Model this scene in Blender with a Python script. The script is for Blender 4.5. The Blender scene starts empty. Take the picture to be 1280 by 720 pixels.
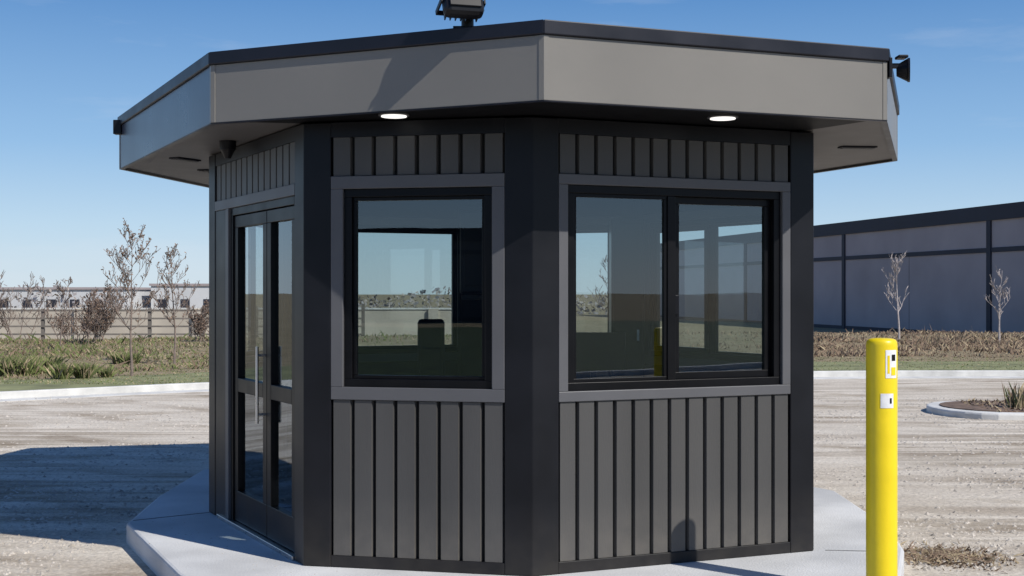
import bpy, math, random
from mathutils import Vector, Matrix
random.seed(7)
sc=bpy.context.scene
F=1615.0; EYE=1.69

# ---------------------------------------------------------------- materials
def nodes(name):
    m=bpy.data.materials.new(name); m.use_nodes=True
    nt=m.node_tree; b=nt.nodes['Principled BSDF']
    return m,nt,b
def mat(name,col,rough=.6,metal=0.0,var=.15,scale=6.0,bump=0.0,bscale=60.0,stretch=(1,1,1),rvar=.1,spec=.5,dust=None):
    m,nt,b=nodes(name); N=nt.nodes; L=nt.links
    tc=N.new('ShaderNodeTexCoord'); mp=N.new('ShaderNodeMapping'); mp.inputs['Scale'].default_value=stretch
    L.new(tc.outputs['Object'],mp.inputs[0])
    n=N.new('ShaderNodeTexNoise'); n.inputs['Scale'].default_value=scale; n.inputs['Detail'].default_value=6
    L.new(mp.outputs[0],n.inputs['Vector'])
    r=N.new('ShaderNodeValToRGB'); e=r.color_ramp.elements
    e[0].position=.3; e[1].position=.7
    e[0].color=[c*(1-var) for c in col]+[1]; e[1].color=[min(1,c*(1+var)) for c in col]+[1]
    L.new(n.outputs['Fac'],r.inputs[0]); colout=r.outputs[0]
    if dust:    # splash dirt near the ground
        sp=N.new('ShaderNodeSeparateXYZ'); L.new(tc.outputs['Object'],sp.inputs[0])
        h=N.new('ShaderNodeMapRange'); h.inputs[1].default_value=.45; h.inputs[2].default_value=0; h.inputs[3].default_value=0; h.inputs[4].default_value=1
        L.new(sp.outputs['Z'],h.inputs[0])
        n3=N.new('ShaderNodeTexNoise'); n3.inputs['Scale'].default_value=9; n3.inputs['Detail'].default_value=8; L.new(tc.outputs['Object'],n3.inputs['Vector'])
        mu=N.new('ShaderNodeMath'); mu.operation='MULTIPLY'; L.new(h.outputs[0],mu.inputs[0]); L.new(n3.outputs['Fac'],mu.inputs[1])
        m2=N.new('ShaderNodeMath'); m2.operation='MULTIPLY'; m2.inputs[1].default_value=dust; L.new(mu.outputs[0],m2.inputs[0])
        mx=N.new('ShaderNodeMix'); mx.data_type='RGBA'; mx.inputs[7].default_value=(.30,.26,.21,1)
        L.new(m2.outputs[0],mx.inputs[0]); L.new(colout,mx.inputs[6]); colout=mx.outputs[2]
    L.new(colout,b.inputs['Base Color'])
    mr=N.new('ShaderNodeMapRange'); mr.inputs[3].default_value=max(0,rough-rvar); mr.inputs[4].default_value=min(1,rough+rvar)
    L.new(n.outputs['Fac'],mr.inputs[0]); L.new(mr.outputs[0],b.inputs['Roughness'])
    b.inputs['Metallic'].default_value=metal
    b.inputs['Specular IOR Level'].default_value=spec
    if bump>0:
        n2=N.new('ShaderNodeTexNoise'); n2.inputs['Scale'].default_value=bscale; n2.inputs['Detail'].default_value=5
        L.new(mp.outputs[0],n2.inputs['Vector'])
        bp=N.new('ShaderNodeBump'); bp.inputs['Strength'].default_value=bump; bp.inputs['Distance'].default_value=.02
        L.new(n2.outputs['Fac'],bp.inputs['Height']); L.new(bp.outputs[0],b.inputs['Normal'])
    return m
def emis(name,col,s):
    m,nt,b=nodes(name); b.inputs['Emission Color'].default_value=(*col,1); b.inputs['Emission Strength'].default_value=s
    b.inputs['Base Color'].default_value=(.8,.8,.8,1); return m
def glass(name,tint,base):
    m=bpy.data.materials.new(name); m.use_nodes=True; nt=m.node_tree; N=nt.nodes; L=nt.links
    N.clear(); out=N.new('ShaderNodeOutputMaterial'); mx=N.new('ShaderNodeMixShader')
    tr=N.new('ShaderNodeBsdfTransparent'); tr.inputs[0].default_value=(*tint,1)
    gl=N.new('ShaderNodeBsdfGlossy'); gl.inputs['Roughness'].default_value=.005; gl.inputs[0].default_value=(.85,.93,1,1)
    lw=N.new('ShaderNodeLayerWeight'); lw.inputs[0].default_value=.5
    p=N.new('ShaderNodeMath'); p.operation='POWER'; p.inputs[1].default_value=4
    a=N.new('ShaderNodeMath'); a.operation='MULTIPLY_ADD'; a.inputs[1].default_value=.85; a.inputs[2].default_value=base
    tc=N.new('ShaderNodeTexCoord'); nz=N.new('ShaderNodeTexNoise'); nz.inputs['Scale'].default_value=1.2
    bp=N.new('ShaderNodeBump'); bp.inputs['Strength'].default_value=.04; bp.inputs['Distance'].default_value=.02
    L.new(tc.outputs['Object'],nz.inputs['Vector']); L.new(nz.outputs['Fac'],bp.inputs['Height']); L.new(bp.outputs[0],gl.inputs['Normal'])
    L.new(lw.outputs['Facing'],p.inputs[0]); L.new(p.outputs[0],a.inputs[0]); L.new(a.outputs[0],mx.inputs[0])
    L.new(tr.outputs[0],mx.inputs[1]); L.new(gl.outputs[0],mx.inputs[2]); L.new(mx.outputs[0],out.inputs[0])
    return m

M_black=mat('black_metal',(.0065,.007,.0095),.40,.0,.25,3,0.0,spec=.26,dust=.12)
M_frame=mat('window_frame_black',(.0035,.0035,.0045),.38,.0,.2,5,spec=.2)
M_siding=mat('siding_grey',(.064,.062,.060),.48,.0,.14,2.0,.06,120,(1,1,.15),spec=.4,dust=.35)
M_gap=mat('siding_recess',(.006,.006,.006),.7,0,.2,8,spec=.2)
M_trim=mat('trim_grey',(.092,.092,.098),.45,.0,.06,3,spec=.4)
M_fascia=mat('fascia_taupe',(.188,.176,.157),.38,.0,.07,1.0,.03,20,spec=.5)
M_fascia2=mat('fascia_side_shaded',(.040,.045,.066),.30,.0,.08,1.0,.03,20,spec=.5)  # same fascia on its unlit left side, shade and sky tint painted into the colour
M_cap=mat('roof_cap_black',(.009,.010,.017),.42,.0,.2,4,spec=.35)
M_sofd=mat('soffit_shaded',(.003,.003,.004),.6,.0,.2,4,spec=.15)  # front soffit's shade painted into the colour; same soffit as the grey one
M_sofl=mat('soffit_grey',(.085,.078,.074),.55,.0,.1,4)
M_roof=mat('roof_membrane',(.05,.05,.055),.8,.0,.2,4)
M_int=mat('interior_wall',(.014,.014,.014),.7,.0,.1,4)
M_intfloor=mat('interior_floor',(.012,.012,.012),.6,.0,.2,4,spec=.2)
M_alu=mat('brushed_steel',(.6,.6,.6),.3,1.0,.08,10)
M_conc=mat('concrete_pad',(.53,.53,.525),.85,.0,.2,1.3,.3,70)
M_joint=mat('joint_filler',(.12,.12,.12),.9,.0,.2,8)
M_kerb=mat('concrete_kerb',(.58,.57,.54),.85,.0,.18,2.5,.25,40)
M_yel=mat('yellow_paint',(.80,.60,.008),.38,.0,.06,5,.05,30)
M_white=mat('label_white',(.75,.75,.75),.4,0,.08,40)
M_wh=mat('tilt_up_panel',(.37,.325,.325),.85,.0,.12,.25,.1,3,spec=.2)
M_whdk=mat('dark_panel',(.10,.095,.10),.85,.0,.12,.25,.1,3,spec=.2)
M_whd=mat('warehouse_trim',(.035,.037,.05),.6,.0,.2,.5,spec=.2)
M_bark=mat('bark',(.20,.155,.13),.9,.0,.3,14,.3,60)
M_barkp=mat('bark_pale',(.42,.37,.35),.9,.0,.2,14)
M_bud=mat('dry_leaf',(.20,.13,.09),.8,.0,.4,9)
M_straw=mat('straw_grass',(.34,.27,.17),.9,.0,.4,1.2)
M_olive=mat('olive_grass',(.13,.155,.05),.9,.0,.4,1.2)
M_brown=mat('brown_grass',(.20,.14,.095),.9,.0,.4,1.2)
M_lawn=mat('lawn_green',(.045,.065,.020),.95,.0,.4,2,.5,20)
M_verge=mat('verge_turf',(.20,.205,.095),.95,.0,.35,1.5,.5,20)
M_wood=mat('fence_wood',(.17,.15,.13),.85,.0,.25,3)
M_tan=mat('tan_wall',(.46,.41,.34),.85,.0,.12,.8)
M_pale=mat('pale_cladding',(.55,.56,.57),.8,.0,.08,.4)
M_stone=mat('pebble',(.42,.38,.33),.9,.0,.4,5)
M_mulch=mat('mulch',(.15,.10,.07),.95,.0,.5,9,.8,25)
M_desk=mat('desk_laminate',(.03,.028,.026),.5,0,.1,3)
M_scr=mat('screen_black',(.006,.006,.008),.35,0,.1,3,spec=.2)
M_glass=glass('tinted_glass',(.74,.81,.81),.12)
M_lamp=emis('led_lens',(1,.97,.92),1.1)

def ground_mat(name,cols,fine,tracks=False):
    m,nt,b=nodes(name); N=nt.nodes; L=nt.links
    tc=N.new('ShaderNodeTexCoord')
    def noise(s,d=6,st=(1,1,1),rot=0,r=.55):
        mp=N.new('ShaderNodeMapping'); mp.inputs['Scale'].default_value=st; mp.inputs['Rotation'].default_value=(0,0,rot)
        L.new(tc.outputs['Object'],mp.inputs[0])
        n=N.new('ShaderNodeTexNoise'); n.inputs['Scale'].default_value=s; n.inputs['Detail'].default_value=d; n.inputs['Roughness'].default_value=r
        L.new(mp.outputs[0],n.inputs['Vector']); return n.outputs['Fac']
    def ramp(fac,a,bb,p0=.35,p1=.65):
        r=N.new('ShaderNodeValToRGB'); r.color_ramp.elements[0].position=p0; r.color_ramp.elements[1].position=p1
        r.color_ramp.elements[0].color=(*a,1); r.color_ramp.elements[1].color=(*bb,1); L.new(fac,r.inputs[0]); return r.outputs[0]
    def mix(f,a,bb,t='MIX'):
        x=N.new('ShaderNodeMix'); x.data_type='RGBA'; x.blend_type=t
        if isinstance(f,float): x.inputs[0].default_value=f
        else: L.new(f,x.inputs[0])
        L.new(a,x.inputs[6]); L.new(bb,x.inputs[7]); return x.outputs[2]
    c=ramp(noise(.35,8),cols[0],cols[1])
    c2=ramp(noise(1.6,8,(.5,1.6,1),.15),cols[2],cols[1],.38,.62)
    c=mix(.5,c,c2)
    f=ramp(noise(fine,5,r=.7),(.62,.60,.58),(1.25,1.25,1.25),.3,.7)
    c=mix(.8,c,f,'MULTIPLY')
    if tracks:
        t=noise(2.4,5,(.10,2.2,1),-.10); tr=ramp(t,(.66,.63,.59),(1.08,1.08,1.08),.40,.56)
        msk=ramp(noise(.22,5),(0,0,0),(1,1,1),.42,.56)
        mm=N.new('ShaderNodeMix'); mm.data_type='RGBA'; L.new(msk,mm.inputs[0]); mm.inputs[6].default_value=(1,1,1,1); L.new(tr,mm.inputs[7])
        c=mix(1.0,c,mm.outputs[2],'MULTIPLY')
        dp=ramp(noise(.55,8,(.7,1.5,1),.4,.65),(.66,.62,.57),(1,1,1),.36,.47)   # damp / loose-soil patches
        c=mix(1.0,c,dp,'MULTIPLY')
        mp=N.new('ShaderNodeMapping'); mp.inputs['Location'].default_value=(-6,-34,0); L.new(tc.outputs['Object'],mp.inputs[0])
        w=N.new('ShaderNodeTexWave'); w.wave_type='RINGS'; w.rings_direction='Z'; w.inputs['Scale'].default_value=.17; w.inputs['Distortion'].default_value=2.2; w.inputs['Detail'].default_value=4; w.inputs['Detail Scale'].default_value=.6
        L.new(mp.outputs[0],w.inputs['Vector'])
        wr=ramp(w.outputs['Fac'],(1,1,1),(.74,.71,.68),.80,.95)
        m2=ramp(noise(1.1,6,(1,1,1),1.0),(0,0,0),(1,1,1),.38,.60)
        mm=N.new('ShaderNodeMix'); mm.data_type='RGBA'; L.new(m2,mm.inputs[0]); mm.inputs[6].default_value=(1,1,1,1); L.new(wr,mm.inputs[7])
        c=mix(1.0,c,mm.outputs[2],'MULTIPLY')
    L.new(c,b.inputs['Base Color']); b.inputs['Roughness'].default_value=.95; b.inputs['Specular IOR Level'].default_value=.1
    bp=N.new('ShaderNodeBump'); bp.inputs['Strength'].default_value=.7; bp.inputs['Distance'].default_value=.035
    L.new(noise(14,9,r=.72),bp.inputs['Height']); L.new(bp.outputs[0],b.inputs['Normal'])
    return m
M_lot=ground_mat('gravel_dirt',((.53,.475,.395),(.70,.64,.55),(.54,.475,.395)),26,True)
M_ground=ground_mat('dry_ground',((.25,.19,.125),(.34,.28,.185),(.17,.155,.08)),5)

# ---------------------------------------------------------------- helpers
def link(o,parent=None):
    sc.collection.objects.link(o)
    if parent: o.parent=parent
    return o
def empty(name):
    e=bpy.data.objects.new(name,None); e.empty_display_size=.2; return link(e)
def mesh(name,v,f,m,parent=None,bevel=0,mi=None,smooth=False):
    me=bpy.data.meshes.new(name); me.from_pydata([tuple(a) for a in v],[],f)
    for x in (m if isinstance(m,list) else [m]): me.materials.append(x)
    if mi: me.polygons.foreach_set('material_index',mi)
    if smooth: me.polygons.foreach_set('use_smooth',[True]*len(me.polygons))
    me.update()
    o=bpy.data.objects.new(name,me); link(o,parent)
    if bevel:
        b=o.modifiers.new('b','BEVEL'); b.width=bevel; b.segments=2; b.limit_method='ANGLE'
    return o
BF=[(0,3,2,1),(4,5,6,7),(0,1,5,4),(1,2,6,5),(2,3,7,6),(3,0,4,7)]
def prism(name,pts,z0,z1,m,parent=None,bevel=0):
    a=sum(pts[i][0]*pts[(i+1)%len(pts)][1]-pts[(i+1)%len(pts)][0]*pts[i][1] for i in range(len(pts)))
    if a<0: pts=pts[::-1]
    n=len(pts); v=[(p[0],p[1],z0) for p in pts]+[(p[0],p[1],z1) for p in pts]
    f=[tuple(range(n))[::-1],tuple(range(n,2*n))]+[(i,(i+1)%n,n+(i+1)%n,n+i) for i in range(n)]
    return mesh(name,v,f,m,parent,bevel)
def boxm(name,c,s,m,parent=None,bevel=0,rot=None):
    R=rot if rot else Matrix.Identity(3)
    v=[]
    for z in(-1,1):
        for x,y in((-1,-1),(1,-1),(1,1),(-1,1)):
            v.append(Vector(c)+R@Vector((x*s[0]/2,y*s[1]/2,z*s[2]/2)))
    return mesh(name,v,BF,m,parent,bevel)
def cyl(name,a,b,r0,r1,m,parent=None,n=20,bevel=0):
    a=Vector(a);b=Vector(b);d=(b-a).normalized(); q=d.to_track_quat('Z','Y').to_matrix()
    v=[a+q@Vector((r0*math.cos(t),r0*math.sin(t),0)) for t in [2*math.pi*i/n for i in range(n)]]
    v+=[b+q@Vector((r1*math.cos(t),r1*math.sin(t),0)) for t in [2*math.pi*i/n for i in range(n)]]
    f=[tuple(range(n))[::-1],tuple(range(n,2*n))]+[(i,(i+1)%n,n+(i+1)%n,n+i) for i in range(n)]
    return mesh(name,v,f,m,parent,bevel)

# ---------------------------------------------------------------- booth
booth=empty('guard_booth')
W=[(.119,7.70),(1.937,8.453),(2.30,10.3),(1.20,12.1),(-.31,12.7),(-2.15,11.9),(-2.29,9.92),(-1.262,8.0)]
R=[(.173,7.0),(2.27,7.83),(3.04,10.2),(2.1,12.7),(-.4,13.5),(-3.0,12.9),(-3.31,10.9),(-1.85,7.95)]
n8=8
def normals(P):
    o=[]
    for i in range(len(P)):
        a=Vector(P[i]);b=Vector(P[(i+1)%len(P)]);d=(b-a).normalized(); o.append(Vector((d.y,-d.x)))
    return o
NW=normals(W); NR=normals(R)   # CCW polygons -> outward
def offs(P,NN,i,d):
    n1=NN[i-1];n2=NN[i]; return Vector(P[i])+(n1+n2)/(1+n1.dot(n2))*d
class Face:
    def __init__(s,i):
        s.a=Vector(W[i]); s.b=Vector(W[(i+1)%8]); s.L=(s.b-s.a).length; s.d=(s.b-s.a)/s.L; s.n=NW[i]
    def p(s,t,d): return s.a+s.d*t+s.n*d
    def box(s,name,t0,t1,z0,z1,d0,d1,m,bev=0):
        q=[s.p(t0,d0),s.p(t1,d0),s.p(t1,d1),s.p(t0,d1)]
        return prism(name,[tuple(x) for x in q],z0,z1,m,booth,bev)
PW=.16; ZT=2.64; ZS=2.73
faces=[Face(i) for i in range(8)]
for i in range(8):       # corner posts
    f1=faces[i-1]; f2=faces[i]
    pw=PW
    q=[f1.p(f1.L-pw,.035),offs(W,NW,i,.035),f2.p(pw,.035),f2.p(pw,-.09),offs(W,NW,i,-.10),f1.p(f1.L-pw,-.09)]
    prism('corner_post',[tuple(x) for x in q],0.002,ZS,M_black,booth,.006)
def siding(f,t0,t1,z0,z1,pitch=.131,w=.110):
    n=max(1,round((t1-t0)/pitch)); p=(t1-t0)/n; g=p-(w*p/pitch)
    v=[];fc=[]
    for k in range(n):
        a=t0+k*p+g/2; b=t0+(k+1)*p-g/2; c=.006
        pts=[(a-.004,0.0),(a+c*.6,.024),(b-c*.6,.024),(b+.004,0.0)]
        base=len(v)
        for z in(z0,z1):
            for s_,d_ in pts: q=f.p(s_,d_); v.append((q.x,q.y,z))
        fc+= [(base,base+1,base+5,base+4),(base+1,base+2,base+6,base+5),(base+2,base+3,base+7,base+6),(base+4,base+5,base+6,base+7),(base+3,base+2,base+1,base)]
    mesh('siding_panels',v,fc,M_siding,booth)
def frame(f,nm,t0,t1,z0,z1,wd,d0,d1,m,bev=.003,wb=None):
    wb=wb or wd
    f.box(nm+'_sill',t0,t1,z0,z0+wb,d0,d1,m,bev)
    f.box(nm+'_head',t0,t1,z1-wd,z1,d0,d1,m,bev)
    f.box(nm+'_jamb',t0,t0+wd,z0+wb,z1-wd,d0,d1,m,bev)
    f.box(nm+'_jamb',t1-wd,t1,z0+wb,z1-wd,d0,d1,m,bev)
Z0,Z1=1.03,2.40
def pane(f,t0,t1,z0,z1,d):
    a=f.p(t0,d); b=f.p(t1,d)
    mesh('glass_pane',[(a.x,a.y,z0),(b.x,b.y,z0),(b.x,b.y,z1),(a.x,a.y,z1)],[(0,1,2,3)],M_glass,booth)
for i,f in enumerate(faces):
    L=f.L; a=PW; b=L-PW
    f.box('top_beam',a,b,ZT,ZS,-.09,.030,M_black)
    if i==6: continue
    f.box('base_beam',a,b,.002,.072,-.09,.032,M_black,.003)
    f.box('wall_lower',a,b,.072,Z0,-.088,0,M_gap)
    f.box('wall_upper',a,b,Z1,ZT,-.088,0,M_gap)
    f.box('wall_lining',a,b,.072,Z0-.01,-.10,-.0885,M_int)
    siding(f,a,b,.074,Z0-.003); siding(f,a,b,Z1+.003,ZT-.002)
    tw=.078
    frame(f,'window_trim',a,b,Z0,Z1,tw if i!=0 else .062,-.086,.036,M_trim,.004)
    tw=tw if i!=0 else .062
    a2=a+tw;b2=b-tw;z2=Z0+tw;z3=Z1-tw
    frame(f,'window_frame',a2,b2,z2,z3,.05,-.07,.012,M_frame,.003)
    a3=a2+.05;b3=b2-.05;z4=z2+.05;z5=z3-.05
    if i in(0,2,3,5,1):
        mid=(a3+b3)/2-(.02 if i==0 else 0)
        f.box('mullion',mid-.045,mid+.012,z4,z5,-.035,.006,M_frame,.003)
        frame(f,'sash',a3,mid-.045,z4,z5,.022,-.03,-.004,M_frame,.002)
        frame(f,'sliding_sash',mid+.012,b3,z4,z5,.045,-.062,-.030,M_frame,.003)
        pane(f,a3+.022,mid-.045-.022,z4+.022,z5-.022,-.018)
        pane(f,mid+.012+.045,b3-.045,z4+.045,z5-.045,-.046)
        if i==0:
            f.box('sash_latch',mid+.02,mid+.045,1.55,1.67,-.030,-.012,M_scr,.003)
    else:
        frame(f,'sash',a3,b3,z4,z5,.022,-.05,-.012,M_frame,.003)
        pane(f,a3+.022,b3-.022,z4+.022,z5-.022,-.03)
# door face: index 6 runs from W[6] (far) to W[7] (near)
f=faces[6]; L=f.L
far=PW; near=L-PW
sd=lambda t: L*(1-t)     # t measured from near corner
DZ=2.30
f.box('wall_upper',far,near,DZ+.04,ZT,-.088,0,M_gap); siding(f,far,near,DZ+.075,ZT-.002)
f.box('door_head_trim',far,near,DZ,DZ+.072,-.086,.036,M_trim,.003)
f.box('threshold',far+.1,near,.002,.03,-.09,.05,M_alu,.003)
f.box('side_panel',far,sd(.79),.002,DZ,-.088,.030,M_black,.004)
f.box('door_jamb_trim',sd(.79),sd(.755),.03,DZ,-.086,.038,M_trim,.003)
f.box('door_jamb',sd(.755),sd(.73),.03,DZ,-.08,.02,M_frame,.003)
f.box('door_jamb',sd(.095),near,.03,DZ,-.08,.02,M_frame,.003)
def leaf(s0,s1):
    frame(f,'door_stile',s0,s1,.035,DZ-.06,.085,-.05,.008,M_frame,.004,.22)
    f.box('door_mid_rail',s0+.085,s1-.085,.97,1.07,-.05,.008,M_frame,.004)
    pane(f,s0+.085,s1-.085,.255,.97,-.02); pane(f,s0+.085,s1-.085,1.07,DZ-.145,-.02)
f.box('door_head',sd(.73),sd(.095),DZ-.055,DZ,-.08,.02,M_frame,.003)
mt=.375
leaf(sd(.73)+.004,sd(mt)-.004); leaf(sd(mt)+.004,sd(.095)-.004)
hs=sd(mt)-.05
p0=f.p(hs,.06); cyl('door_handle',(p0.x,p0.y,.80),(p0.x,p0.y,1.32),.011,.011,M_alu,booth,12)
for z in(.86,1.26):
    q=f.p(hs,.0); cyl('door_handle_standoff',(q.x,q.y,z),(p0.x,p0.y,z),.008,.008,M_alu,booth,10)
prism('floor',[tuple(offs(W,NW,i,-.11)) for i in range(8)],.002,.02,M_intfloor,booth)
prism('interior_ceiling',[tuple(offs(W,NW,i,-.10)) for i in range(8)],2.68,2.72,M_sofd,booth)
# roof
ZB=2.73; ZF=3.085; ZC=3.165
for i in range(8):
    j=(i+1)%8
    mf=M_fascia2 if i==6 else M_fascia  # unlit left panel takes the colour with shade painted in
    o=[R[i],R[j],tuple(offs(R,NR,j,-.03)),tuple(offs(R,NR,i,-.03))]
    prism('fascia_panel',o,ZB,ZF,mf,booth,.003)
    o=[tuple(offs(R,NR,i,.018)),tuple(offs(R,NR,j,.018)),tuple(offs(R,NR,j,-.08)),tuple(offs(R,NR,i,-.08))]
    prism('roof_cap',o,ZF+.001,ZC,M_cap,booth,.006)
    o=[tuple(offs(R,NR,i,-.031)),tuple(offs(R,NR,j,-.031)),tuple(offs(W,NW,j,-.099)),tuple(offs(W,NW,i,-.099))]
    prism('soffit_panel',o,ZB+.012,ZB+.03,M_sofd if i in(0,7) else M_sofl,booth)  # front panels use the copy darkened for eave shade
    o=[tuple(offs(R,NR,i,.003)),tuple(offs(R,NR,j,.003)),tuple(offs(R,NR,j,-.034)),tuple(offs(R,NR,i,-.034))]
    prism('drip_edge',o,ZB-.006,ZB-.001,M_cap,booth)
prism('roof_deck',[tuple(offs(R,NR,i,-.081)) for i in range(8)],3.03,3.10,M_roof,booth)
for i in range(8):
    d1=(Vector(R[i-1])-Vector(R[i])).normalized();d2=(Vector(R[(i+1)%8])-Vector(R[i])).normalized()
    c=offs(R,NR,i,.004); ci=offs(R,NR,i,-.01)
    prism('fascia_corner_trim',[tuple(c),tuple(c+d1*.03),tuple(ci+d1*.03),tuple(ci),tuple(ci+d2*.03),tuple(c+d2*.03)],ZB+.002,ZF-.002,M_fascia if i!=7 else M_fascia,booth)
for x,y in((-.70,7.66),(1.266,7.76)):
    cyl('downlight_ring',(x,y,ZB+.004),(x,y,ZB+.0115),.092,.092,M_trim,booth,32)
    cyl('downlight_lens',(x,y,ZB-.002),(x,y,ZB+.0035),.076,.076,M_lamp,booth,32)
def vent(x,y,ang):
    Rm=Matrix.Rotation(ang,3,'Z')
    boxm('soffit_vent',(x,y,ZB+.006),(.26,.10,.01),M_cap,booth,0,Rm)
    for k in range(3): boxm('vent_slat',Vector((x,y,ZB-.001))+Rm@Vector((0,-.03+.03*k,0)),(.24,.012,.006),M_trim,booth,0,Rm)
vent(-2.58,10.2,1.1); vent(-2.62,11.2,1.3); vent(2.5,9.35,.1)
cyl('dome_camera_base',(-1.98,9.0,ZB+.010),(-1.98,9.0,ZB-.05),.06,.055,M_black,booth)
cyl('dome_camera_lens',(-1.98,9.0,ZB-.051),(-1.98,9.0,ZB-.11),.05,.02,M_scr,booth)
boxm('junction_box',(-3.30,10.83,3.07),(.07,.07,.12),M_black,booth,.006)

# roof flood light (front edge)
fl=empty('flood_light')
Rm=Matrix.Rotation(.30,3,'Z')@Matrix.Rotation(math.radians(-22),3,'X')
c=Vector((-.275,7.15,3.31))
boxm('housing',c,(.23,.10,.22),M_black,fl,.035,Rm)
for k in range(7): boxm('cooling_fin',c+Rm@Vector((-.09+.03*k,.063,0)),(.006,.035,.18),M_black,fl,0,Rm)
boxm('lens_frame',c+Rm@Vector((0,-.054,0)),(.18,.012,.16),M_scr,fl,.004,Rm)
for s in(-1,1): boxm('yoke_arm',c+Rm@Vector((s*.123,.045,-.02)),(.010,.13,.03),M_black,fl,.003,Rm)
boxm('yoke_back',c+Rm@Vector((0,.115,-.02)),(.256,.010,.03),M_black,fl,.003,Rm)
cyl('mount_stem',(-.25,7.265,3.166),(-.25,7.255,3.27),.035,.035,M_black,fl)
boxm('mount_plate',(-.25,7.262,3.172),(.16,.06,.016),M_black,fl,.002)
fr=empty('flood_light')
boxm('arm',(2.34,7.86,3.065),(.12,.03,.03),M_black,fr,.004)
boxm('wall_plate',(2.292,7.86,3.05),(.02,.09,.12),M_black,fr,.004)
cyl('barrel',(2.345,7.88,3.04),(2.405,7.86,3.04),.035,.07,M_black,fr,16)
cyl('lens_ring',(2.406,7.86,3.04),(2.42,7.856,3.04),.074,.074,M_scr,fr,16)
boxm('hood',(2.37,7.86,3.118),(.06,.09,.018),M_black,fr,.006)
rv=empty('roof_vent')
cyl('vent_body',(1.75,7.97,3.150),(2.12,8.14,3.150),.045,.045,M_black,rv,20)
for x,y in((1.82,8.005),(2.05,8.11)): boxm('foot',(x,y,3.12),(.05,.05,.05),M_black,rv)

# ---------------------------------------------------------------- interior furniture
desk=empty('desk')
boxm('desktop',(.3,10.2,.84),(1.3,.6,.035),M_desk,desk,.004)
for x in(-.3,.9):
    boxm('leg_panel',(x,10.2,.42),(.03,.55,.80),M_desk,desk)
def monitor(x,y,a,z=.86):
    e=empty('computer_monitor'); Rm=Matrix.Rotation(a,3,'Z')
    boxm('panel',(x,y,z+.36),(.50,.03,.30),M_scr,e,.008,Rm); boxm('stand',(x,y+.03,z+.13),(.05,.03,.22),M_scr,e,.004)
    boxm('foot',(x,y+.02,z+.008),(.22,.16,.014),M_scr,e,.004)
monitor(.05,10.25,.15); monitor(.65,10.25,-.15)
ch=empty('office_chair')
cx,cy=-.66,10.3
boxm('seat',(cx,cy,.5),(.44,.44,.08),M_scr,ch,.03)
boxm('backrest',(cx,cy+.24,1.10),(.22,.07,.74),M_scr,ch,.03)
boxm('back_support',(cx,cy+.29,.65),(.06,.03,.35),M_scr,ch)
for sx in(-1,1):
    boxm('armrest',(cx+sx*.24,cy+.05,.74),(.05,.26,.03),M_scr,ch,.008); boxm('arm_post',(cx+sx*.24,cy+.05,.62),(.03,.04,.22),M_scr,ch)
cyl('column',(cx,cy,.1),(cx,cy,.47),.03,.03,M_scr,ch)
for k in range(5):
    t=k*2*math.pi/5; cyl('base_arm',(cx,cy,.12),(cx+.3*math.cos(t),cy+.3*math.sin(t),.07),.025,.018,M_scr,ch,8)
    cyl('caster',(cx+.3*math.cos(t)-.015,cy+.3*math.sin(t),.055),(cx+.3*math.cos(t)+.015,cy+.3*math.sin(t),.055),.033,.033,M_scr,ch,12)
ep=empty('electrical_cabinet')
boxm('body',(-.30,12.40,1.55),(.44,.18,1.9),M_scr,ep,.006); boxm('door_panel',(-.30,12.30,1.55),(.36,.012,1.7),M_frame,ep,.004); boxm('door_latch',(-.19,12.29,1.5),(.02,.01,.10),M_alu,ep)
ac=empty('wall_air_conditioner')
boxm('body',(-.17,8.55,1.95),(.34,.30,.55),M_scr,ac,.02); boxm('grille',(-.17,8.392,1.93),(.28,.012,.40),M_frame,ac,.003)
boxm('shelf_bracket',(-.17,8.45,1.655),(.30,.45,.03),M_frame,ac,.003)
lk=empty('storage_locker')
boxm('body',(1.05,11.85,1.2),(.30,.30,2.3),M_scr,lk,.006); boxm('locker_door',(1.05,11.69,1.2),(.26,.012,2.2),M_frame,lk,.003); boxm('door_latch',(1.14,11.68,1.3),(.02,.01,.1),M_alu,lk)

# ---------------------------------------------------------------- pad
pad=[(-2.93,10.7),(-2.82,9.45),(-2.00,7.75),(-1.2,6.5),(1.5,6.4),(2.25,7.5),(2.58,8.5),(2.72,9.3),(2.75,11),(1.6,13),(-1.6,13.3),(-2.95,12.3)]
pd=empty('concrete_pad')
prism('slab',pad,-.19,0,M_conc,pd,.02)
for a,b in(((-2.80,9.55),(-2.32,9.90)),((2.05,8.45),(2.50,8.40)),((.12,7.6),(.12,6.47))):
    a=Vector(a);b=Vector(b);d=(b-a).normalized();n_=Vector((-d.y,d.x))*.004
    prism('joint',[tuple(a+n_),tuple(b+n_),tuple(b-n_),tuple(a-n_)],.0005,.003,M_joint,pd)

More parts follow.
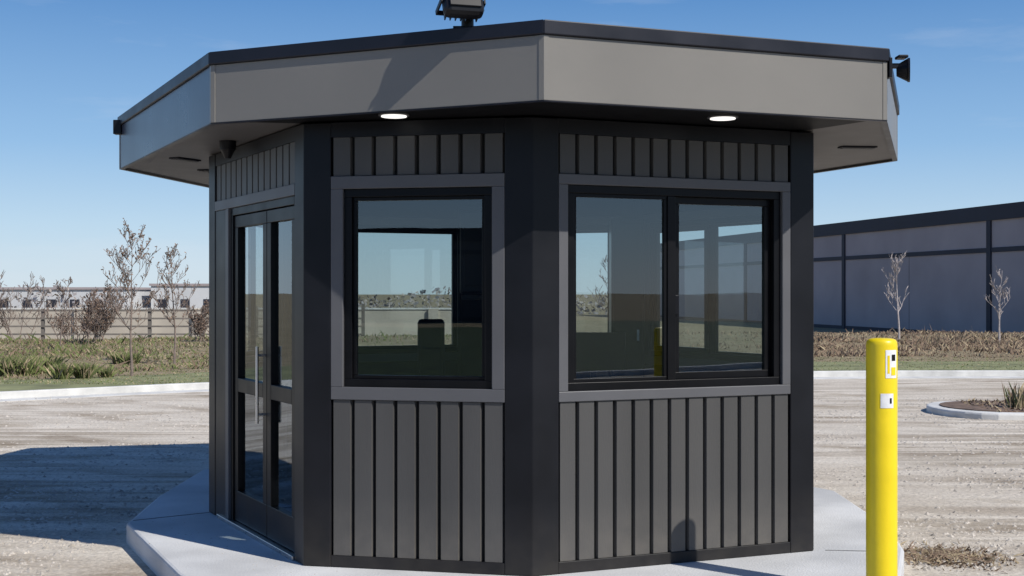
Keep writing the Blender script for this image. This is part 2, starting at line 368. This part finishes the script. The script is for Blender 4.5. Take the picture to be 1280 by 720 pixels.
# ---------------------------------------------------------------- bollard
bo=empty('bollard')
bx,by=2.06,7.2
prof=[(.085,-.16),(.085,1.395),(.083,1.412),(.076,1.424),(.06,1.431),(.03,1.434),(0.001,1.435)]
n=40;v=[];fcs=[]
for r,z in prof:
    for k in range(n): t=2*math.pi*k/n; v.append((bx+r*math.cos(t),by+r*math.sin(t),z))
for j in range(len(prof)-1):
    for k in range(n): fcs.append((j*n+k,j*n+(k+1)%n,(j+1)*n+(k+1)%n,(j+1)*n+k))
fcs.append(tuple(range((len(prof)-1)*n,len(prof)*n)))
mesh('post',v,fcs,M_yel,bo,smooth=True)
cyl('base_collar',(bx,by,-.16),(bx,by,-.13),.12,.10,M_conc,bo,24)
def label(t0,t1,z0,z1,m,r=.0865):
    v=[];f=[];n=10
    for k in range(n+1):
        t=math.radians(t0+(t1-t0)*k/n)
        for z in(z0,z1): v.append((bx+r*math.cos(t),by+r*math.sin(t),z))
    for k in range(n): f.append((2*k,2*k+2,2*k+3,2*k+1))
    mesh('label',v,f,m,bo)
label(268,318,1.215,1.37,M_white); label(250,300,1.05,1.13,M_white)
label(275,284,1.24,1.34,M_yel,.0875); label(292,310,1.31,1.345,M_scr,.0875); label(290,312,1.23,1.275,M_yel,.0875)
label(284,292,1.075,1.105,M_scr,.0875)

# ---------------------------------------------------------------- terrain
CP=[(-1500,19),(-60,19),(-14,20),(-8.8,22.2),(-5.75,24.6),(0,27),(8,28.2),(40,28.5),(1500,28.5)]
def cY(x):
    for i in range(len(CP)-1):
        if CP[i][0]<=x<=CP[i+1][0]:
            t=(x-CP[i][0])/(CP[i+1][0]-CP[i][0]); return CP[i][1]+t*(CP[i+1][1]-CP[i][1])
    return 25
def gz(x,y):
    d=y-cY(x)
    if d<.0: return -.2
    if d<18:
        h=-.04+.20*(d/18)**1.1 + .03*math.sin(x*.5)*math.sin(y*.4)*min(1,d/3)
        return h
    t=min(1,(d-18)/30); t=t*t*(3-2*t)
    return .16+(-1.2)*t
xs=[-1500,-600,-250,-120,-60]+[-40+1.25*k for k in range(73)]+[60,90,150,300,700,1500]
ds=[-1500,-300,-100,-50,-20,-.1,.02,.6,1.5,3,5,7,9,11,13,15,18,21,24,28,33,38,44,52,70,110,200,500,1400]
v=[];fcs=[]
for d in ds:
    for x in xs:
        y=cY(x)+d; z=gz(x,y) if d>0 else -.2
        v.append((x,y,z))
nx=len(xs)
for j in range(len(ds)-1):
    for i in range(nx-1): fcs.append((j*nx+i,j*nx+i+1,(j+1)*nx+i+1,(j+1)*nx+i))
mesh('ground',v,fcs,M_ground,smooth=True)
lx=[x for x in xs if -60<=x<=60]
v=[];fcs=[]
ys=[-5,0,5,8,11,14,18]
for x in lx:
    for y in ys+[cY(x)-.42]: v.append((x,y,-.15))
m_=len(ys)+1
for i in range(len(lx)-1):
    for j in range(m_-1): fcs.append((i*m_+j,(i+1)*m_+j,(i+1)*m_+j+1,i*m_+j+1))
mesh('gravel_lot',v,fcs,M_lot)
# turf verge behind the kerb, follows the terrain rows exactly, 4-15 mm above it
v=[];fcs=[]; dv=[.065,.6,1.5,3,5]
for x in lx:
    for d in dv: v.append((x,cY(x)+d,gz(x,cY(x)+d)+(.008 if d<5 else -.03)))
m_=len(dv)
for i in range(len(lx)-1):
    for j in range(m_-1): fcs.append((i*m_+j,(i+1)*m_+j,(i+1)*m_+j+1,i*m_+j+1))
mesh('grass_verge',v,fcs,M_verge,smooth=True)
mesh('lawn',[(-60,-46,-.17),(60,-46,-.17),(60,-5.2,-.17),(-60,-5.2,-.17)],[(0,1,2,3)],M_lawn)
def strip(name,pts_a,pts_b,z0,z1,m):
    v=[];f=[]
    for a,b in zip(pts_a,pts_b):
        v+=[(a[0],a[1],z0),(a[0],a[1],z1),(b[0],b[1],z1),(b[0],b[1],z0)]
    for i in range(len(pts_a)-1):
        k=4*i
        for j in range(4): f.append((k+j,k+(j+1)%4,k+4+(j+1)%4,k+4+j))
    return mesh(name,v,f,m,None,.015 if z1-z0>.05 else 0)
strip('kerb',[(x,cY(x)-.10) for x in lx],[(x,cY(x)+.06) for x in lx],-.2,-.022,M_kerb)
strip('kerb_gutter',[(x,cY(x)-.75) for x in lx],[(x,cY(x)-.102) for x in lx],-.17,-.142,M_kerb)
strip('kerb',[(x,-5.2) for x in lx],[(x,-5.02) for x in lx],-.2,-.03,M_kerb)
isl=[]
for k in range(13):
    t=math.pi/2+math.pi*k/12; isl.append((7.2+.85*math.cos(t)*1.0,19.6+1.1*math.sin(t)))
isl=isl+[(16,17.6),(16,21.2)]
prism('kerb_island',isl,-.19,-.05,M_kerb,None,.03)
inn=[]
for p in isl: 
    inn.append((p[0]+(.18 if p[0]<9 else -.2), 19.55+(p[1]-19.55)*.84))
prism('mulch_bed',inn,-.06,-.035,M_mulch)

# ---------------------------------------------------------------- vegetation
class MB:
    def __init__(s): s.v=[];s.f=[];s.m=[]
    def tube(s,a,b,r0,r1,n,mi=0):
        d=(b-a); 
        if d.length<1e-5: return
        q=d.to_track_quat('Z','Y').to_matrix(); k0=len(s.v)
        for c,r in((a,r0),(b,r1)):
            for k in range(n): t=2*math.pi*k/n; s.v.append(c+q@Vector((r*math.cos(t),r*math.sin(t),0)))
        for k in range(n): s.f.append((k0+k,k0+(k+1)%n,k0+n+(k+1)%n,k0+n+k)); s.m.append(mi)
    def blade(s,x,y,z,h,w,mi,lean=.3):
        a=random.uniform(0,math.pi); dx=math.cos(a)*w/2;dy=math.sin(a)*w/2
        lx_=random.gauss(0,lean)*h; ly=random.gauss(0,lean)*h; k=len(s.v)
        s.v+=[Vector((x-dx,y-dy,z)),Vector((x+dx,y+dy,z)),Vector((x+dx*.6+lx_*.4,y+dy*.6+ly*.4,z+h*.6)),Vector((x+lx_,y+ly,z+h))]
        s.f+=[(k,k+1,k+2),(k,k+2,k+3)]; s.m+=[mi,mi]
    def leaf(s,p,sz,mi):
        a=Vector([random.gauss(0,1) for _ in range(3)]).normalized()*sz; b=Vector([random.gauss(0,1) for _ in range(3)]).normalized()*sz*.7
        k=len(s.v); s.v+=[p,p+a*.5+b*.5,p+a,p+a*.5-b*.5]; s.f.append((k,k+1,k+2,k+3)); s.m.append(mi)
    def make(s,name,ms): return mesh(name,s.v,s.f,ms,mi=s.m)
def tree(name,x,y,z,H,bark,leaves=.1,fork=3,wid=.30,trunk_r=.022,twr=.003,stems=1):
    mb=MB(); V=Vector
    def shoot(p,d,l,r,k,seg=4):
        q=p; dd=d.copy()
        for i in range(seg):
            dd=(dd+V([random.gauss(0,.09) for _ in range(3)])+V((0,0,.10))).normalized()
            nq=q+dd*l/seg; ra=max(twr,r*(1-.8*i/seg)); rb=max(twr,r*(1-.8*(i+1)/seg))
            mb.tube(q,nq,ra,rb,5 if r>.012 else 3)
            if k>0 and (i>0 or random.random()<.4):
                for _ in range(random.choice([1,1,2])):
                    a=random.uniform(0,2*math.pi); sdv=V((math.cos(a),math.sin(a),random.uniform(.2,.9)))
                    shoot(nq,(dd*.7+sdv*.65).normalized(),l*random.uniform(.35,.55),r*.4,k-1,3)
            if k==0 and random.random()<leaves: mb.leaf(nq,random.uniform(.03,.065),1)
            q=nq
    base=V((x,y,z-.05))
    for s_ in range(stems):
        d=V((random.gauss(0,.05 if stems==1 else .42),random.gauss(0,.04 if stems==1 else .25),1)).normalized()
        q=base+(V((random.gauss(0,.25),random.gauss(0,.2),0)) if stems>1 else V((0,0,0)))
        Hs=H*(1 if stems==1 else random.uniform(.6,1)); nseg=9
        for i in range(nseg):
            d=(d+V((random.gauss(0,.05),random.gauss(0,.05),.12))).normalized(); nq=q+d*Hs/nseg
            r0=max(twr,trunk_r*(1-i/nseg)/(1 if stems==1 else 2)); r1=max(twr,trunk_r*(1-(i+1)/nseg)/(1 if stems==1 else 2)); mb.tube(q,nq,r0,r1,7)
            t=(i+1)/nseg
            if t>(.28 if stems==1 else .15) and t<.97:
                for _ in range(fork):
                    a=random.uniform(0,2*math.pi); sdv=V((math.cos(a),math.sin(a),.55+.5*t)).normalized()
                    ln=H*wid*(1.15-t*.8)*random.uniform(.6,1.15); 
                    shoot(nq,sdv,ln,max(twr,r1*.55),2 if stems==1 else 1)
            q=nq
    return mb.make(name,[bark,M_bud])
def at(px,Z): return (px-640)/F*Z
def pt(name,px,Z,H,*a,**k): x=at(px,Z); return tree(name,x,Z,gz(x,Z),H,*a,**k)
pt('bare_tree',165,26.3,2.95,M_bark,.6,4,.30,.030,.0055)
pt('bare_tree',218,29.5,2.70,M_bark,.5,4,.27,.028,.0055)
pt('bare_tree',75,34,2.0,M_bark,.2,3,.25,.022,.006)
pt('bare_shrub',14,40,2.7,M_bark,.1,2,.22,.03,.007,7)
pt('bare_shrub',112,38,1.9,M_bark,.8,3,.25,.03,.007,10)
pt('bare_shrub',90,41,1.3,M_bark,.7,2,.25,.03,.007,8)
pt('bare_shrub',252,40,1.4,M_bark,.6,3,.25,.03,.007,8)
pt('bare_shrub',-30,33,2.6,M_bark,.2,1,.25,.03,.006,6)
pt('bare_tree',1124,43,2.85,M_barkp,.0,2,.28,.04,.008)
pt('bare_tree',1249,41,2.35,M_barkp,.0,2,.30,.04,.008)
pt('bare_tree',760,40,2.8,M_bark,.1,2,.25,.03,.006)
for x,y,h in((-7,-20,4.5),(4,-24,5),(10,-18,4),(-14,-26,5.5)):
    tree('bare_tree',x,y,-.17,h,M_bark,.5,3,.28,.05,.010)
mb=MB()
def clump(x,y): return math.sin(x*.9+1.3*math.sin(y*.7))+math.sin(y*1.3+x*.35)
for _ in range(46000):
    u=random.random()
    if u<.45: r=random.uniform(-.45,-.22)
    elif u<.85: r=random.uniform(.20,.45)
    else: r=random.uniform(-.22,.22)
    Z=24+26*random.random()**1.3; x=r*Z
    if Z<cY(x)+.15: continue
    c=clump(x,Z); d=Z-cY(x)
    left=x<0
    green=(d<(4.2 if left else 5.0)+.6*c)
    if green: mb.blade(x,Z,gz(x,Z)-.01,random.uniform(.015,.045),.035,1 if random.random()<.7 else 0,.6)
    else:
        h=random.uniform(.03,.10)*(1+.35*c)
        if random.random()<.03: h*=2.5
        mi=random.choice([0,1,2,1,2,1] if left else [2,2,0,2]); mb.blade(x,Z,gz(x,Z)-.01,max(.03,h),.04,mi,.7)
mb.make('dry_grass',[M_straw,M_olive,M_brown])
for px,Z,h,w in((76,25.4,.36,.15),(104,25.6,.36,.15),(132,25.9,.24,.12),(40,27.5,.38,.5),(14,26.5,.42,.5),(55,28,.3,.3),(158,30,.3,.3)):
    mb=MB(); x0=at(px,Z)
    for _ in range(int(420*w/.2)):
        a=random.uniform(0,6.28); rr=w*math.sqrt(random.random()); x=x0+rr*math.cos(a); y=Z+rr*math.sin(a)*.7
        mb.blade(x,y,gz(x,y)-.02,h*random.uniform(.5,1.05),.022,random.choice([0,1,1,1]),.35)
    mb.make('ornamental_grass',[M_straw,M_olive])
mb=MB()
for _ in range(9000):
    r=random.uniform(.2,.46); Z=random.uniform(34,44); x=r*Z
    if clump(x*1.7,Z*1.2)<-.3: continue
    mb.blade(x,Z,gz(x,Z)-.02,random.uniform(.05,.20),.05,random.choice([0,0,0,1]),.6)
mb.make('dead_shrub_bed',[M_brown,M_straw])
mb=MB()
for _ in range(120):
    x=7.55+random.gauss(0,.06);y=19.3+random.gauss(0,.08); mb.blade(x,y,-.04,random.uniform(.08,.42),.014,random.choice([0,1,2]),.22)
mb.make('small_shrub',[M_brown,M_straw,M_olive])
mb=MB()
for _ in range(2200):
    x=random.uniform(7,14);y=random.uniform(18.6,20.6); mb.blade(x,y,-.04,random.uniform(.01,.05),.05,random.choice([0,0,1]),1.0)
mb.make('mulch_chips',[M_brown,M_straw])
mb=MB()
for _ in range(1500):
    x=2.98+random.gauss(0,.20);y=8.95+random.gauss(0,.16); mb.blade(x,y,-.152,random.uniform(.01,.04),.018,random.choice([0,0,1]),1.3)
mb.make('dry_grass_patch',[M_brown,M_straw])
v=[];fcs=[]
def stone(x,y,z,r):
    k=len(v); a=random.uniform(0,6.28)
    for i in range(5):
        t=a+i*2*math.pi/5; rr=r*random.uniform(.7,1.2); v.append((x+rr*math.cos(t),y+rr*math.sin(t),z+r*.1))
    v.append((x+random.gauss(0,.2)*r,y+random.gauss(0,.2)*r,z+r*random.uniform(.5,.9)))
    for i in range(5): fcs.append((k+i,k+(i+1)%5,k+5))
def inpad(x,y): return -3.0<x<2.8 and 6.2<y<13.3
cnt=0
while cnt<18000:
    y=6.5+16*random.random()**1.4; x=random.uniform(-.43,.43)*y
    if inpad(x,y): continue
    if clump(x*1.3,y*1.5)+random.gauss(0,.8)<.0: continue
    stone(x,y,-.152,random.choice([.006,.008,.010,.013,.018,.026])*random.uniform(.7,1.1)); cnt+=1
for _ in range(260):
    stone(2.98+random.gauss(0,.25),8.95+random.gauss(0,.2),-.152,random.uniform(.01,.03))
for _ in range(160):
    t=random.random(); stone(-2.6+1.5*t+random.gauss(0,.1),9.3-2.1*t+random.gauss(0,.15)+.25,-.0005,random.uniform(.002,.006))
mesh('gravel',v,fcs,M_stone)

# ---------------------------------------------------------------- fence, walls, distance
fe=empty('rail_fence')
x=-30.0; fy=46
pts=[]
while x<-4: pts.append(x); x+=1.9
for x in pts: boxm('fence_post',(x,fy,gz(x,fy)+.52),(.11,.11,1.25),M_wood,fe)
for k in range(4):
    z=gz(-12,fy)+.20+.28*k
    boxm('fence_rail',((pts[0]+pts[-1])/2,fy-.08,z),(pts[-1]-pts[0],.04,.06),M_wood,fe)
tw=empty('boundary_wall')
boxm('wall_run',(-28,66,-.05),(50,.3,1.7),M_tan,tw); boxm('wall_cap',(-28,66,.84),(50.2,.4,.08),M_kerb,tw)
for k in range(9): boxm('pilaster',(-52+6*k,65.75,-.05),(.5,.2,1.8),M_tan,tw)
for x,w_,h,y in((-62,26,3.0,170),(-43,9,3.5,176),(-85,14,3.2,180)):
    e=empty('distant_building')
    boxm('walls',(x,y,-1+h/2),(w_,12,h),M_pale,e); boxm('parapet',(x,y,-1+h+.15),(w_+.4,12.4,.3),M_wh,e)
    k=-w_/2+1.5
    while k<w_/2-1: boxm('window_bay',(x+k,y-6.02,.2),(1.2,.05,1.1),M_whd,e); k+=3
mb=MB()
for _ in range(5000):
    x=random.uniform(-120,40); y=random.uniform(150,165)
    if math.sin(x*.21)+math.sin(x*.083+2)<-.2: continue
    hh=1.6+1.2*abs(math.sin(x*.13)+.6*math.sin(x*.37+1))
    z=-1+hh*random.random(); mb.leaf(Vector((x,y,z)),random.uniform(.3,.8),random.choice([0,0,1]))
mb.make('distant_treeline',[mat('haze_twig',(.26,.24,.24),.95,0,.2,.1),mat('haze_twig2',(.33,.29,.26),.95,0,.2,.1)])

def warehouse(A,B,zb,zt,nsp,first,thick,inw,mw):
    e=empty('warehouse')
    A=Vector(A);B=Vector(B);L=(B-A).length;d=(B-A)/L; n=Vector((d.y,-d.x))
    if n.dot(Vector(inw))>0: n=-n
    def bx_(nm,t0,t1,z0,z1,d0,d1,m):
        q=[A+d*t0+n*d0,A+d*t1+n*d0,A+d*t1+n*d1,A+d*t0+n*d1]; prism(nm,[tuple(p) for p in q],z0,z1,m,e)
    bx_('walls',0,L,zb,zt-.9,-thick,0,mw)
    bx_('parapet',-.2,L+.2,zt-.9,zt,-thick-.2,.12,M_whd)
    bx_('roof',.3,L-.3,zt-.3,zt-.1,-thick+.3,-.5,M_whd)
    t=first
    while t<L:
        bx_('pilaster',t-.22,t+.22,zb,zt-.91,-.1,.10,M_whd); 
        t+=nsp
    bx_('belt_course',0,L,4.05,4.33,-.1,.06,M_whd)
    bx_('plinth',0,L,zb,zb+.5,-.1,.05,M_whd)
    t=first+nsp/2
    while t<L:
        bx_('panel_joint',t-.02,t+.02,zb+.5,4.04,-.1,.004,M_whd); t+=nsp
dirv=Vector((-.211,1)).normalized()
P=Vector((29.2,73.7)); A=P-dirv*30; B=P+dirv*75
tp=(77.06-A.y)/dirv.y
warehouse(A,B,-1.3,6.85,18.95,tp%18.95,35,(1,0.2),M_wh)
warehouse((-60,-58),(50,-62),-.4,5.8,14,5,20,(0,-1),M_whdk)

# ---------------------------------------------------------------- light
el=math.radians(43); az=math.radians(49)
s=Vector((math.sin(az)*math.cos(el),-math.cos(az)*math.cos(el),math.sin(el)))
sl=bpy.data.lights.new('sun','SUN'); sl.energy=4.9; sl.angle=math.radians(.53); sl.color=(1,.96,.895)
so=bpy.data.objects.new('sun',sl); link(so); so.rotation_euler=(-s).to_track_quat('-Z','Y').to_euler()
w=bpy.data.worlds.new('World'); sc.world=w; w.use_nodes=True; nt=w.node_tree; N=nt.nodes; L_=nt.links
bg=N['Background']; sk=N.new('ShaderNodeTexSky'); sk.sky_type='NISHITA'; sk.sun_disc=False
sk.sun_elevation=el; sk.sun_rotation=math.pi-az; sk.air_density=1.0; sk.dust_density=.3; sk.ozone_density=2.0
S=.11
tc=N.new('ShaderNodeTexCoord')
sep=N.new('ShaderNodeSeparateXYZ'); L_.new(tc.outputs['Generated'],sep.inputs[0])
gr=N.new('ShaderNodeValToRGB'); e=gr.color_ramp.elements
stops=[(0,(.62,.75,.87)),(.05,(.47,.66,.86)),(.11,(.27,.49,.79)),(.22,(.095,.27,.60)),(.5,(.04,.14,.42)),(1,(.03,.10,.32))]
e[0].position=0; e[0].color=(*stops[0][1],1); e[1].position=1; e[1].color=(*stops[-1][1],1)
for p_,c_ in stops[1:-1]: q=e.new(p_); q.color=(*c_,1)
L_.new(sep.outputs['Z'],gr.inputs[0])
sca=N.new('ShaderNodeVectorMath'); sca.operation='SCALE'; sca.inputs['Scale'].default_value=1/S; L_.new(gr.outputs[0],sca.inputs[0])
m1=N.new('ShaderNodeMix'); m1.data_type='RGBA'; m1.inputs[0].default_value=.85
L_.new(sk.outputs[0],m1.inputs[6]); L_.new(sca.outputs[0],m1.inputs[7])
mp=N.new('ShaderNodeMapping'); mp.inputs['Scale'].default_value=(1.2,1.2,7)
nz=N.new('ShaderNodeTexNoise'); nz.inputs['Scale'].default_value=2.6; nz.inputs['Detail'].default_value=9; nz.inputs['Roughness'].default_value=.6
rp=N.new('ShaderNodeValToRGB'); rp.color_ramp.elements[0].position=.56; rp.color_ramp.elements[1].position=.8
rp.color_ramp.elements[0].color=(0,0,0,1); rp.color_ramp.elements[1].color=(.28,.28,.28,1)
mx=N.new('ShaderNodeMix'); mx.data_type='RGBA'; mx.inputs[7].default_value=(7,7.4,8,1)
L_.new(tc.outputs['Generated'],mp.inputs[0]); L_.new(mp.outputs[0],nz.inputs['Vector']); L_.new(nz.outputs['Fac'],rp.inputs[0])
L_.new(rp.outputs[0],mx.inputs[0]); L_.new(m1.outputs[2],mx.inputs[6]); L_.new(mx.outputs[2],bg.inputs[0])
bg.inputs[1].default_value=S

# ---------------------------------------------------------------- camera
cd=bpy.data.cameras.new('camera'); co=bpy.data.objects.new('camera',cd); link(co)
cd.sensor_width=36; cd.lens=36*F/1280; cd.shift_y=5/1280; cd.clip_end=4000; cd.clip_start=.05
co.location=(0,0,EYE); co.rotation_euler=(math.radians(90),0,0)
sc.camera=co
sc.view_settings.view_transform='Standard'; sc.view_settings.look='None'; sc.view_settings.exposure=0
